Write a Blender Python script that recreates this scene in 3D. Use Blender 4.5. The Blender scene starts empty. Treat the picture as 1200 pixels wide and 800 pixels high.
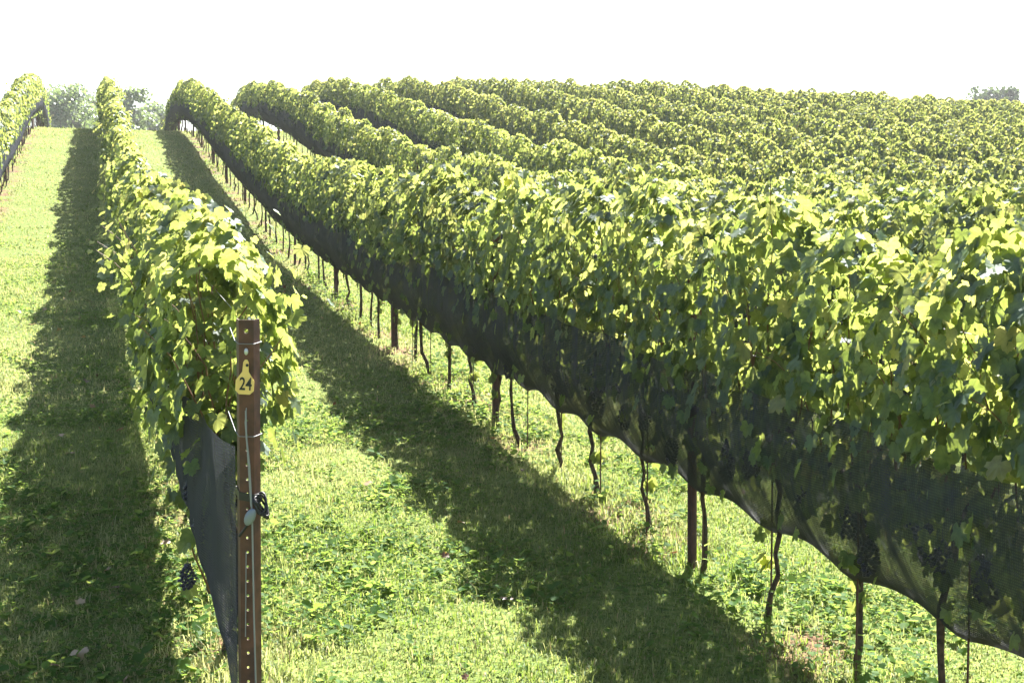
import bpy, bmesh, math, random
import numpy as np
from mathutils import Vector, Matrix

R = math.radians
rng = np.random.default_rng(24)
random.seed(24)
scene = bpy.context.scene
COL = scene.collection

# ------------------------------------------------------------------ camera
EYE = 2.0
YAW = math.atan((600 - 112) / 1667.0)
PITCH = math.atan(100 / 1667.0)
cd = bpy.data.cameras.new("camera")
cam = bpy.data.objects.new("camera", cd)
COL.objects.link(cam)
cam.location = (0, 0, EYE)
fw = Vector((math.sin(YAW) * math.cos(PITCH), math.cos(YAW) * math.cos(PITCH), -math.sin(PITCH)))
cam.rotation_mode = 'QUATERNION'
cam.rotation_quaternion = fw.to_track_quat('-Z', 'Y')
cd.sensor_width = 36
cd.lens = 36 * 1667 / 1200
cd.clip_start = 0.05
cd.clip_end = 3000
scene.camera = cam

# ------------------------------------------------------------------ light
SUN_AZ, SUN_EL = R(32), R(45)
world = bpy.data.worlds.new("World")
scene.world = world
world.use_nodes = True
wn = world.node_tree.nodes
wl = world.node_tree.links
sky = wn.new('ShaderNodeTexSky')
sky.sky_type = 'NISHITA'
sky.sun_disc = False
sky.sun_elevation = SUN_EL
sky.sun_rotation = SUN_AZ
sky.air_density = 1.0
sky.dust_density = 1.8
sky.ozone_density = 1.0
bg = wn['Background']
bg.inputs['Strength'].default_value = 0.047
wl.new(sky.outputs['Color'], bg.inputs['Color'])

sd = bpy.data.lights.new("sun", 'SUN')
sd.energy = 5.0
sd.angle = R(0.5)
sd.color = (1.0, 0.95, 0.86)
sun = bpy.data.objects.new("sun", sd)
COL.objects.link(sun)
sdir = Vector((math.sin(SUN_AZ) * math.cos(SUN_EL), math.cos(SUN_AZ) * math.cos(SUN_EL), math.sin(SUN_EL)))
sun.rotation_mode = 'QUATERNION'
sun.rotation_quaternion = sdir.to_track_quat('Z', 'Y')
sun.location = (20, 20, 30)

vs = scene.view_settings
vs.view_transform = 'Standard'
vs.look = 'None'
vs.gamma = 1
vs.use_curve_mapping = False
vs.exposure = 2.5
cy = scene.cycles
cy.use_denoising = True
cy.max_bounces = 8
cy.diffuse_bounces = 4
cy.glossy_bounces = 2
cy.transmission_bounces = 4
cy.transparent_max_bounces = 16
cy.caustics_reflective = False
cy.caustics_refractive = False

# ------------------------------------------------------------------ helpers
def mat(name):
    m = bpy.data.materials.new(name)
    m.use_nodes = True
    nt = m.node_tree
    nt.nodes.clear()
    out = nt.nodes.new('ShaderNodeOutputMaterial')
    return m, nt, out

def N(nt, t, **kw):
    n = nt.nodes.new(t)
    for k, v in kw.items():
        setattr(n, k, v)
    return n

def ramp(nt, stops, src):
    r = nt.nodes.new('ShaderNodeValToRGB')
    el = r.color_ramp.elements
    while len(el) > 1:
        el.remove(el[-1])
    el[0].position = stops[0][0]
    el[0].color = (*stops[0][1], 1)
    for p, c in stops[1:]:
        e = el.new(p)
        e.color = (*c, 1)
    nt.links.new(src, r.inputs[0])
    return r.outputs[0]

def simple(name, col, rough=0.6, metal=0.0, noise=0.0, scale=30.0, col2=None, bump=0.0, spec=0.5):
    m, nt, out = mat(name)
    b = N(nt, 'ShaderNodeBsdfPrincipled')
    b.inputs['Roughness'].default_value = rough
    b.inputs['Metallic'].default_value = metal
    b.inputs['Specular IOR Level'].default_value = spec
    b.inputs['Base Color'].default_value = (*col, 1)
    if col2 is not None or bump:
        tc = N(nt, 'ShaderNodeTexCoord')
        nz = N(nt, 'ShaderNodeTexNoise')
        nz.inputs['Scale'].default_value = scale
        nz.inputs['Detail'].default_value = 5
        nt.links.new(tc.outputs['Object'], nz.inputs['Vector'])
        if col2 is not None:
            c = ramp(nt, [(0.35, col), (0.65, col2)], nz.outputs['Fac'])
            nt.links.new(c, b.inputs['Base Color'])
        if bump:
            bp = N(nt, 'ShaderNodeBump')
            bp.inputs['Strength'].default_value = bump
            bp.inputs['Distance'].default_value = 0.01
            nt.links.new(nz.outputs['Fac'], bp.inputs['Height'])
            nt.links.new(bp.outputs[0], b.inputs['Normal'])
    nt.links.new(b.outputs[0], out.inputs['Surface'])
    return m

def leafmat(name, front, trans, tmix=0.5, gloss=0.12, rough=0.38, objvar=True, veins=False):
    """front / trans: ramp stops over the per-leaf tint"""
    m, nt, out = mat(name)
    at = N(nt, 'ShaderNodeAttribute', attribute_name='tint')
    cf = ramp(nt, front, at.outputs['Fac'])
    ct = ramp(nt, trans, at.outputs['Fac'])
    if objvar:
        oi = N(nt, 'ShaderNodeObjectInfo')
        mr = N(nt, 'ShaderNodeMapRange')
        mr.inputs['To Min'].default_value = 0.82
        mr.inputs['To Max'].default_value = 1.15
        nt.links.new(oi.outputs['Random'], mr.inputs['Value'])
        res = []
        for c in (cf, ct):
            hs = N(nt, 'ShaderNodeHueSaturation')
            nt.links.new(c, hs.inputs['Color'])
            nt.links.new(mr.outputs[0], hs.inputs['Value'])
            res.append(hs.outputs[0])
        cf, ct = res
    if veins:
        av = N(nt, 'ShaderNodeAttribute', attribute_name='vein')
        pw = N(nt, 'ShaderNodeMath', operation='POWER'); pw.inputs[1].default_value = 7
        nt.links.new(av.outputs['Fac'], pw.inputs[0])
        tc = N(nt, 'ShaderNodeTexCoord')
        nz = N(nt, 'ShaderNodeTexNoise'); nz.inputs['Scale'].default_value = 26; nz.inputs['Detail'].default_value = 4
        nt.links.new(tc.outputs['Object'], nz.inputs['Vector'])
        mv = N(nt, 'ShaderNodeMapRange'); mv.inputs['From Min'].default_value = .3; mv.inputs['From Max'].default_value = .7
        mv.inputs['To Min'].default_value = .72; mv.inputs['To Max'].default_value = 1.25
        nt.links.new(nz.outputs['Fac'], mv.inputs['Value'])
        m1 = N(nt, 'ShaderNodeMath', operation='MULTIPLY_ADD'); m1.inputs[1].default_value = 0.55
        nt.links.new(pw.outputs[0], m1.inputs[0]); nt.links.new(mv.outputs[0], m1.inputs[2])
        hs = N(nt, 'ShaderNodeHueSaturation'); nt.links.new(cf, hs.inputs['Color']); nt.links.new(m1.outputs[0], hs.inputs['Value']); cf = hs.outputs[0]
        m3 = N(nt, 'ShaderNodeMath', operation='MULTIPLY_ADD'); m3.inputs[1].default_value = -0.35
        nt.links.new(pw.outputs[0], m3.inputs[0]); nt.links.new(mv.outputs[0], m3.inputs[2])
        hs = N(nt, 'ShaderNodeHueSaturation'); nt.links.new(ct, hs.inputs['Color']); nt.links.new(m3.outputs[0], hs.inputs['Value']); ct = hs.outputs[0]
    d = N(nt, 'ShaderNodeBsdfDiffuse')
    t = N(nt, 'ShaderNodeBsdfTranslucent')
    g = N(nt, 'ShaderNodeBsdfGlossy')
    g.inputs['Roughness'].default_value = rough
    g.inputs['Color'].default_value = (0.9, 0.95, 1, 1)
    nt.links.new(cf, d.inputs['Color'])
    nt.links.new(ct, t.inputs['Color'])
    mx = N(nt, 'ShaderNodeMixShader')
    mx.inputs[0].default_value = tmix
    nt.links.new(d.outputs[0], mx.inputs[1])
    nt.links.new(t.outputs[0], mx.inputs[2])
    fr = N(nt, 'ShaderNodeLayerWeight')
    fr.inputs['Blend'].default_value = 0.25
    ma = N(nt, 'ShaderNodeMath', operation='MULTIPLY_ADD')
    ma.inputs[1].default_value = 0.45
    ma.inputs[2].default_value = gloss * 0.3
    nt.links.new(fr.outputs['Fresnel'], ma.inputs[0])
    mg = N(nt, 'ShaderNodeMath', operation='MINIMUM')
    mg.inputs[1].default_value = gloss * 1.5
    nt.links.new(ma.outputs[0], mg.inputs[0])
    m2 = N(nt, 'ShaderNodeMixShader')
    nt.links.new(mg.outputs[0], m2.inputs[0])
    nt.links.new(mx.outputs[0], m2.inputs[1])
    nt.links.new(g.outputs[0], m2.inputs[2])
    nt.links.new(m2.outputs[0], out.inputs['Surface'])
    return m

def npmesh(name, V, F, material=None, tint=None, smooth=False, vein=None):
    """V (n,3), F (m,k) same-size faces"""
    V = np.asarray(V, np.float32)
    F = np.asarray(F, np.int32)
    me = bpy.data.meshes.new(name)
    k = F.shape[1]
    me.vertices.add(len(V))
    me.vertices.foreach_set('co', V.ravel())
    me.loops.add(F.size)
    me.loops.foreach_set('vertex_index', F.ravel())
    me.polygons.add(len(F))
    me.polygons.foreach_set('loop_start', np.arange(0, F.size, k, dtype=np.int32))
    me.polygons.foreach_set('loop_total', np.full(len(F), k, np.int32))
    if smooth:
        me.polygons.foreach_set('use_smooth', np.ones(len(F), bool))
    if tint is not None:
        a = me.attributes.new('tint', 'FLOAT', 'POINT')
        a.data.foreach_set('value', np.asarray(tint, np.float32))
    if vein is not None:
        a = me.attributes.new('vein', 'FLOAT', 'POINT')
        a.data.foreach_set('value', np.tile(vein, len(V) // len(vein)).astype(np.float32))
    me.update(calc_edges=True)
    me.validate()
    if material:
        me.materials.append(material)
    return me

def link(name, me, parent=None, loc=None):
    o = bpy.data.objects.new(name, me)
    COL.objects.link(o)
    if parent:
        o.parent = parent
    if loc is not None:
        o.location = loc
    return o

def tag(o, label=None, cat=None, group=None, kind=None):
    if label: o['label'] = label
    if cat: o['category'] = cat
    if group: o['group'] = group
    if kind: o['kind'] = kind
    return o

def empty(name, loc, rz=0):
    o = bpy.data.objects.new(name, None)
    o.empty_display_size = 0.1
    COL.objects.link(o)
    o.location = loc
    o.rotation_euler = (0, 0, rz)
    return o

def tubes(paths, n=6):
    """paths: list of (pts (k,3), radii (k,)) -> V, F quads (with end caps as degenerate-free fans left open)"""
    VV, FF, off = [], [], 0
    for pts, rad in paths:
        pts = np.asarray(pts, float)
        rad = np.broadcast_to(np.asarray(rad, float), (len(pts),))
        tg = np.gradient(pts, axis=0)
        tg /= np.linalg.norm(tg, axis=1, keepdims=True) + 1e-9
        ref = np.array([0.0, 0, 1]) if abs(tg[:, 2].mean()) < 0.8 else np.array([1.0, 0, 0])
        a = np.cross(tg, ref); a /= np.linalg.norm(a, axis=1, keepdims=True) + 1e-9
        b = np.cross(tg, a)
        th = np.linspace(0, 2 * np.pi, n, endpoint=False)
        ring = pts[:, None] + rad[:, None, None] * (a[:, None] * np.cos(th)[None, :, None] + b[:, None] * np.sin(th)[None, :, None])
        VV.append(ring.reshape(-1, 3))
        k = len(pts)
        i = np.arange(k - 1)[:, None] * n
        j = np.arange(n)[None]
        j2 = (j + 1) % n
        q = np.stack([i + j, i + j2, i + n + j2, i + n + j], -1).reshape(-1, 4) + off
        FF.append(q)
        off += k * n
    return np.concatenate(VV), np.concatenate(FF)

_H = rng.random((256, 256))
def vnoise(x, y):
    x = np.asarray(x, float); y = np.asarray(y, float)
    xi = np.floor(x).astype(int); yi = np.floor(y).astype(int)
    fx = x - xi; fy = y - yi
    fx = fx * fx * (3 - 2 * fx); fy = fy * fy * (3 - 2 * fy)
    a = _H[xi & 255, yi & 255]; b = _H[(xi + 1) & 255, yi & 255]
    c = _H[xi & 255, (yi + 1) & 255]; d = _H[(xi + 1) & 255, (yi + 1) & 255]
    return (a * (1 - fx) + b * fx) * (1 - fy) + (c * (1 - fx) + d * fx) * fy
def fbm(x, y, o=3):
    s, a, t = 0, 1, 0
    for k in range(o):
        s = s + a * vnoise(x * 2 ** k + 17 * k, y * 2 ** k + 31 * k); t += a; a *= 0.5
    return s / t

# ------------------------------------------------------------------ terrain
PROF = np.array([(-400, -8), (-60, -3.6), (-10, -2.35), (0, -2.05), (3, -1.93), (5.5, -1.80), (7.2, -1.67), (9.7, -1.46), (13, -1.2),
                 (18.5, -.64), (23.5, -.1), (28.6, .72), (34, 1.58), (39, 2.45), (42.4, 3.1), (48.5, 4.02), (52, 4.42), (55, 4.62), (57.5, 4.68),
                 (60, 4.5), (62.5, 4.05), (66, 3.2), (72, 1.6), (85, -1.2), (110, -4.5), (160, -8), (400, -14), (1500, -30)])
_zz = np.arange(-400, 1500, 0.25)
_pp = np.interp(_zz, PROF[:, 0], PROF[:, 1])
_k = np.exp(-0.5 * (np.arange(-16, 17) / 5.5) ** 2); _k /= _k.sum()
_pp = np.convolve(np.pad(_pp, 16, mode='edge'), _k, mode='valid')
def G(x, y):
    """ground height (world z)"""
    x = np.asarray(x, float); y = np.asarray(y, float)
    xr = np.clip(x - 6, 0, 60)
    f = np.clip((y - 15) / 30, 0, 1)
    h = np.interp(y + 0.05 * xr * f, _zz, _pp) - 0.006 * xr * f
    h = h + np.interp(x, [4, 9, 14, 20, 31, 45], [0, .18, .36, .42, .24, .1]) * f * np.clip((90 - y) / 30, 0, 1)
    return h + EYE
def Gm(x, y):
    h = G(x, y)
    near = np.clip((70 - np.abs(y)) / 30, 0, 1)
    return h + near * (0.05 * (fbm(x * 0.9, y * 0.9) - 0.5) + 0.02 * (vnoise(x * 6, y * 6) - 0.5))

ROW0, SP = 0.6, 2.5
ROWS = list(range(23, 39))
def rx(k): return ROW0 + SP * (k - 24) - (0.1 if k == 24 else 0)

# ---- ground material
def ground_mat():
    m, nt, out = mat('ground')
    geo = N(nt, 'ShaderNodeNewGeometry')
    sep = N(nt, 'ShaderNodeSeparateXYZ')
    nt.links.new(geo.outputs['Position'], sep.inputs[0])
    n1 = N(nt, 'ShaderNodeTexNoise'); n1.inputs['Scale'].default_value = 1.3; n1.inputs['Detail'].default_value = 6
    n2 = N(nt, 'ShaderNodeTexNoise'); n2.inputs['Scale'].default_value = 28; n2.inputs['Detail'].default_value = 5
    nt.links.new(geo.outputs['Position'], n1.inputs['Vector'])
    nt.links.new(geo.outputs['Position'], n2.inputs['Vector'])
    g = ramp(nt, [(0.3, (0.05, 0.085, 0.018)), (0.5, (0.12, 0.165, 0.035)), (0.72, (0.20, 0.215, 0.07))], n2.outputs['Fac'])
    soil = ramp(nt, [(0.3, (0.09, 0.05, 0.03)), (0.7, (0.20, 0.12, 0.075))], n2.outputs['Fac'])
    # strip under each row: bare soil showing through
    a = N(nt, 'ShaderNodeMath', operation='SUBTRACT'); a.inputs[1].default_value = ROW0 + SP / 2
    nt.links.new(sep.outputs['X'], a.inputs[0])
    w = N(nt, 'ShaderNodeMath', operation='PINGPONG'); w.inputs[1].default_value = SP / 2
    nt.links.new(a.outputs[0], w.inputs[0])
    mr = N(nt, 'ShaderNodeMapRange', interpolation_type='SMOOTHSTEP')
    mr.inputs['From Min'].default_value = SP / 2 - 0.42; mr.inputs['From Max'].default_value = SP / 2 - 0.1
    nt.links.new(w.outputs[0], mr.inputs['Value'])
    nm = N(nt, 'ShaderNodeMapRange', interpolation_type='SMOOTHSTEP')
    nm.inputs['From Min'].default_value = 0.42; nm.inputs['From Max'].default_value = 0.62
    nt.links.new(n1.outputs['Fac'], nm.inputs['Value'])
    mul = N(nt, 'ShaderNodeMath', operation='MULTIPLY')
    nt.links.new(mr.outputs[0], mul.inputs[0]); nt.links.new(nm.outputs[0], mul.inputs[1])
    mx = N(nt, 'ShaderNodeMix', data_type='RGBA')
    nt.links.new(mul.outputs[0], mx.inputs['Factor'])
    nt.links.new(g, mx.inputs['A']); nt.links.new(soil, mx.inputs['B'])
    b = N(nt, 'ShaderNodeBsdfPrincipled')
    b.inputs['Roughness'].default_value = 0.95
    b.inputs['Specular IOR Level'].default_value = 0.1
    nt.links.new(mx.outputs['Result'], b.inputs['Base Color'])
    bp = N(nt, 'ShaderNodeBump'); bp.inputs['Strength'].default_value = 0.8; bp.inputs['Distance'].default_value = 0.03
    nt.links.new(n2.outputs['Fac'], bp.inputs['Height']); nt.links.new(bp.outputs[0], b.inputs['Normal'])
    nt.links.new(b.outputs[0], out.inputs['Surface'])
    return m

xs = np.concatenate([[-1200, -700, -400, -200, -110, -60, -35, -20, -12], np.arange(-8, 10, 0.12), np.arange(10, 45, 0.6), [48, 55, 65, 80, 110, 160, 250, 450, 800, 1200]])
ys = np.concatenate([[-390, -200, -100, -50, -25, -12, -6, -2, 0, 2], np.arange(3, 24, 0.12), np.arange(24, 70, 0.4), [72, 75, 80, 86, 95, 110, 130, 160, 220, 320, 500, 800, 1400]])
gx, gy = np.meshgrid(xs, ys)
gz = Gm(gx, gy)
nx, ny = len(xs), len(ys)
idx = np.arange(nx * ny).reshape(ny, nx)
gf = np.stack([idx[:-1, :-1], idx[:-1, 1:], idx[1:, 1:], idx[1:, :-1]], -1).reshape(-1, 4)
ground = link('ground', npmesh('ground', np.stack([gx, gy, gz], -1).reshape(-1, 3), gf, ground_mat(), smooth=True))
tag(ground, 'grassy hillside sloping up between the vine rows to a rounded crest', 'ground', kind='structure')

# ------------------------------------------------------------------ materials
M_leaf = leafmat('vine_leaf',
    [(0.0, (0.018, 0.048, 0.014)), (0.55, (0.032, 0.078, 0.020)), (0.86, (0.065, 0.11, 0.028)), (0.955, (0.16, 0.16, 0.03)), (0.97, (0.16, 0.08, 0.03)), (1.0, (0.10, 0.05, 0.025))],
    [(0.0, (0.20, 0.29, 0.045)), (0.55, (0.46, 0.53, 0.12)), (0.86, (0.70, 0.71, 0.21)), (0.955, (0.64, 0.58, 0.18)), (0.97, (0.32, 0.20, 0.08)), (1.0, (0.2, 0.09, 0.04))],
    tmix=0.45, gloss=0.04, rough=0.58, veins=True)
M_grass = leafmat('grass_blade',
    [(0.0, (0.050, 0.12, 0.018)), (0.5, (0.185, 0.22, 0.075)), (0.8, (0.27, 0.285, 0.12)), (0.92, (0.36, 0.30, 0.14)), (1.0, (0.36, 0.25, 0.14))],
    [(0.0, (0.20, 0.30, 0.03)), (0.5, (0.48, 0.505, 0.18)), (0.8, (0.58, 0.575, 0.25)), (0.92, (0.50, 0.42, 0.20)), (1.0, (0.40, 0.28, 0.15))],
    tmix=0.45, gloss=0.015, rough=0.6, objvar=False)
M_clover = leafmat('clover_leaf',
    [(0.0, (0.030, 0.085, 0.016)), (0.6, (0.055, 0.13, 0.022)), (1.0, (0.10, 0.17, 0.03))],
    [(0.0, (0.17, 0.28, 0.04)), (0.6, (0.30, 0.42, 0.08)), (1.0, (0.42, 0.48, 0.12))],
    tmix=0.45, gloss=0.006, rough=0.6, objvar=False)
M_dead = leafmat('fallen_leaf',
    [(0.0, (0.10, 0.045, 0.02)), (0.5, (0.22, 0.10, 0.04)), (1.0, (0.32, 0.22, 0.07))],
    [(0.0, (0.10, 0.04, 0.015)), (0.5, (0.25, 0.10, 0.03)), (1.0, (0.4, 0.26, 0.06))],
    tmix=0.3, gloss=0.06, rough=0.5, objvar=False)
M_tree = leafmat('tree_leaf',
    [(0.0, (0.055, 0.10, 0.04)), (1.0, (0.12, 0.165, 0.07))],
    [(0.0, (0.18, 0.27, 0.08)), (1.0, (0.33, 0.41, 0.16))],
    tmix=0.45, gloss=0.10, rough=0.4)
M_tree_dark = leafmat('oak_leaf',
    [(0.0, (0.020, 0.045, 0.018)), (1.0, (0.045, 0.075, 0.028))],
    [(0.0, (0.05, 0.09, 0.02)), (1.0, (0.11, 0.16, 0.035))],
    tmix=0.4, gloss=0.06, rough=0.45)
M_bark = simple('vine_bark', (0.035, 0.022, 0.015), 0.9, col2=(0.10, 0.065, 0.042), scale=40, bump=1.0)
M_cane = simple('cane_bark', (0.13, 0.05, 0.025), 0.6, col2=(0.22, 0.12, 0.05), scale=25)
M_tbark = simple('tree_bark', (0.08, 0.06, 0.045), 0.9, col2=(0.16, 0.13, 0.10), scale=8, bump=0.8)
M_grape = simple('grape_skin', (0.012, 0.010, 0.028), 0.42, col2=(0.04, 0.04, 0.075), scale=60)
M_rust = simple('rusty_steel', (0.060, 0.026, 0.018), 0.66, col2=(0.125, 0.050, 0.030), scale=18, bump=0.15)
M_wire = simple('galvanised_wire', (0.24, 0.25, 0.27), 0.6, metal=0.5)
M_galv = simple('dull_zinc', (0.50, 0.52, 0.56), 0.45, metal=0.5, col2=(0.62, 0.64, 0.68), scale=60)
M_ten = simple('tensioner_zinc', (0.20, 0.23, 0.28), 0.5, metal=0.2)
M_cable = simple('steel_cable', (0.26, 0.27, 0.31), 0.5, metal=0.3)
M_black = simple('black_strap', (0.012, 0.012, 0.016), 0.5)
M_tagy = simple('yellow_plastic', (0.86, 0.60, 0.19), 0.45, col2=(0.80, 0.54, 0.16), scale=20)
M_ink = simple('black_ink', (0.01, 0.01, 0.01), 0.5)

def net_mat():
    m, nt, out = mat('bird_net')
    geo = N(nt, 'ShaderNodeNewGeometry')
    mp = N(nt, 'ShaderNodeMapping'); mp.inputs['Scale'].default_value = (1, 9, 0.7)
    nt.links.new(geo.outputs['Position'], mp.inputs['Vector'])
    nz = N(nt, 'ShaderNodeTexNoise'); nz.inputs['Scale'].default_value = 1.6; nz.inputs['Detail'].default_value = 6; nz.inputs['Roughness'].default_value = 0.65
    nt.links.new(mp.outputs[0], nz.inputs['Vector'])
    al = N(nt, 'ShaderNodeMapRange')
    al.inputs['From Min'].default_value = 0.3; al.inputs['From Max'].default_value = 0.7
    al.inputs['To Min'].default_value = 0.20; al.inputs['To Max'].default_value = 0.56
    nt.links.new(nz.outputs['Fac'], al.inputs['Value'])
    # gathered hem: denser yarn, carried by the vertex attribute
    at = N(nt, 'ShaderNodeAttribute', attribute_name='tint')
    sp = N(nt, 'ShaderNodeSeparateXYZ'); nt.links.new(geo.outputs['Position'], sp.inputs[0])
    sines = []
    for ax, off in (('Y', 0.0), ('Z', 1.3)):
        mm = N(nt, 'ShaderNodeMath', operation='MULTIPLY_ADD'); mm.inputs[1].default_value = 2 * math.pi / 0.010; mm.inputs[2].default_value = off
        nt.links.new(sp.outputs[ax], mm.inputs[0])
        sn = N(nt, 'ShaderNodeMath', operation='SINE'); nt.links.new(mm.outputs[0], sn.inputs[0]); sines.append(sn)
    wv = N(nt, 'ShaderNodeMath', operation='MAXIMUM')
    nt.links.new(sines[0].outputs[0], wv.inputs[0]); nt.links.new(sines[1].outputs[0], wv.inputs[1])
    wa = N(nt, 'ShaderNodeMath', operation='MULTIPLY_ADD'); wa.inputs[1].default_value = 0.16; wa.inputs[2].default_value = -0.06
    nt.links.new(wv.outputs[0], wa.inputs[0])
    al2 = N(nt, 'ShaderNodeMath', operation='ADD', use_clamp=True)
    nt.links.new(al.outputs[0], al2.inputs[0]); nt.links.new(wa.outputs[0], al2.inputs[1])
    ad = N(nt, 'ShaderNodeMath', operation='ADD', use_clamp=True)
    nt.links.new(al2.outputs[0], ad.inputs[0]); nt.links.new(at.outputs['Fac'], ad.inputs[1])
    d = N(nt, 'ShaderNodeBsdfDiffuse'); d.inputs['Color'].default_value = (0.042, 0.047, 0.062, 1)
    g = N(nt, 'ShaderNodeBsdfGlossy'); g.inputs['Roughness'].default_value = 0.5; g.inputs['Color'].default_value = (0.5, 0.5, 0.55, 1)
    t = N(nt, 'ShaderNodeBsdfTranslucent'); t.inputs['Color'].default_value = (0.05, 0.053, 0.062, 1)
    a1 = N(nt, 'ShaderNodeMixShader'); a1.inputs[0].default_value = 0.22
    nt.links.new(d.outputs[0], a1.inputs[1]); nt.links.new(t.outputs[0], a1.inputs[2])
    a2 = N(nt, 'ShaderNodeMixShader'); a2.inputs[0].default_value = 0.06
    nt.links.new(a1.outputs[0], a2.inputs[1]); nt.links.new(g.outputs[0], a2.inputs[2])
    tr = N(nt, 'ShaderNodeBsdfTransparent')
    mx = N(nt, 'ShaderNodeMixShader')
    # threads close up when the mesh is seen at a slant
    lw = N(nt, 'ShaderNodeLayerWeight'); lw.inputs['Blend'].default_value = 0.5
    cs = N(nt, 'ShaderNodeMath', operation='SUBTRACT'); cs.inputs[0].default_value = 1.0
    nt.links.new(lw.outputs['Facing'], cs.inputs[1])
    cm = N(nt, 'ShaderNodeMath', operation='MAXIMUM'); cm.inputs[1].default_value = 0.1
    nt.links.new(cs.outputs[0], cm.inputs[0])
    iv = N(nt, 'ShaderNodeMath', operation='DIVIDE'); iv.inputs[0].default_value = 1.0
    nt.links.new(cm.outputs[0], iv.inputs[1])
    oa = N(nt, 'ShaderNodeMath', operation='SUBTRACT', use_clamp=True); oa.inputs[0].default_value = 1.0
    nt.links.new(ad.outputs[0], oa.inputs[1])
    po = N(nt, 'ShaderNodeMath', operation='POWER')
    nt.links.new(oa.outputs[0], po.inputs[0]); nt.links.new(iv.outputs[0], po.inputs[1])
    fa = N(nt, 'ShaderNodeMath', operation='SUBTRACT', use_clamp=True); fa.inputs[0].default_value = 1.0
    nt.links.new(po.outputs[0], fa.inputs[1])
    nt.links.new(fa.outputs[0], mx.inputs[0])
    nt.links.new(tr.outputs[0], mx.inputs[1]); nt.links.new(a2.outputs[0], mx.inputs[2])
    nt.links.new(mx.outputs[0], out.inputs['Surface'])
    return m
M_net = net_mat()

# ------------------------------------------------------------------ leaves
def leaf_template(detail):
    if detail == 'hi':
        half = [(0, 1.0), (9, .84), (17, .86), (25, .74), (33, .62), (42, .76), (52, .92), (60, .80), (69, .78), (80, .66), (90, .61), (101, .72), (113, .76), (126, .66), (142, .62), (158, .46), (172, .2)]
    elif detail == 'mid':
        half = [(0, 1.0), (18, .84), (33, .63), (52, .92), (70, .78), (88, .62), (113, .75), (140, .62), (168, .25)]
    else:
        half = [(0, 1.0), (35, .68), (55, .9), (88, .6), (118, .74), (160, .35)]
    pts = [(math.sin(R(a)) * r, math.cos(R(a)) * r) for a, r in half]
    pts = pts + [(-x, y) for x, y in reversed(pts[1:])]
    P = np.array([(0, 0)] + pts)
    n = len(pts)
    F = np.array([(0, 1 + i, 1 + (i + 1) % n) for i in range(n)])
    return P, F
VEIN = {}
for k_ in ('hi', 'mid', 'lo'):
    P_, _ = leaf_template(k_)
    a_ = np.degrees(np.arctan2(np.abs(P_[:, 0]), P_[:, 1]))
    VEIN[k_] = ((np.abs(a_) < .5) | (np.abs(a_ - 52) < .5) | (np.abs(a_ - 113) < .5) | (np.hypot(P_[:, 0], P_[:, 1]) < .01)).astype(np.float32)
LT = {k: leaf_template(k) for k in ('hi', 'mid', 'lo')}

def leaf_batch(P, T, Nn, S, tint, detail, curl=0.25, g=rng):
    """P junctions, T tip dirs, Nn normals (all (n,3)), S radii"""
    tp, tf = LT[detail]
    n = len(P)
    T = T / (np.linalg.norm(T, axis=1, keepdims=True) + 1e-9)
    B = np.cross(T, Nn); B /= np.linalg.norm(B, axis=1, keepdims=True) + 1e-9
    Nn = np.cross(B, T)
    x = tp[None, :, 0]; y = tp[None, :, 1]
    c1 = g.uniform(-0.2, 1.0, (n, 1)) * curl
    c2 = g.uniform(-0.4, 1.0, (n, 1)) * curl
    fold = g.uniform(-0.1, 0.5, (n, 1))
    asym = g.uniform(-0.12, 0.12, (n, 1))
    z = -c1 * y * np.abs(y) - c2 * x * x * 1.2 + fold * np.abs(x) * 0.6 + asym * x * y * 2
    z = z + g.normal(0, 0.035, z.shape)
    wx = g.uniform(0.92, 1.1, (n, 1))
    V = P[:, None] + S[:, None, None] * (B[:, None] * (x * wx)[..., None] + T[:, None] * (y + 0 * wx)[..., None] + Nn[:, None] * z[..., None])
    k = len(tp)
    F = (tf[None] + (np.arange(n) * k)[:, None, None]).reshape(-1, 3)
    return V.reshape(-1, 3), F, np.repeat(tint, k)

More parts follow.
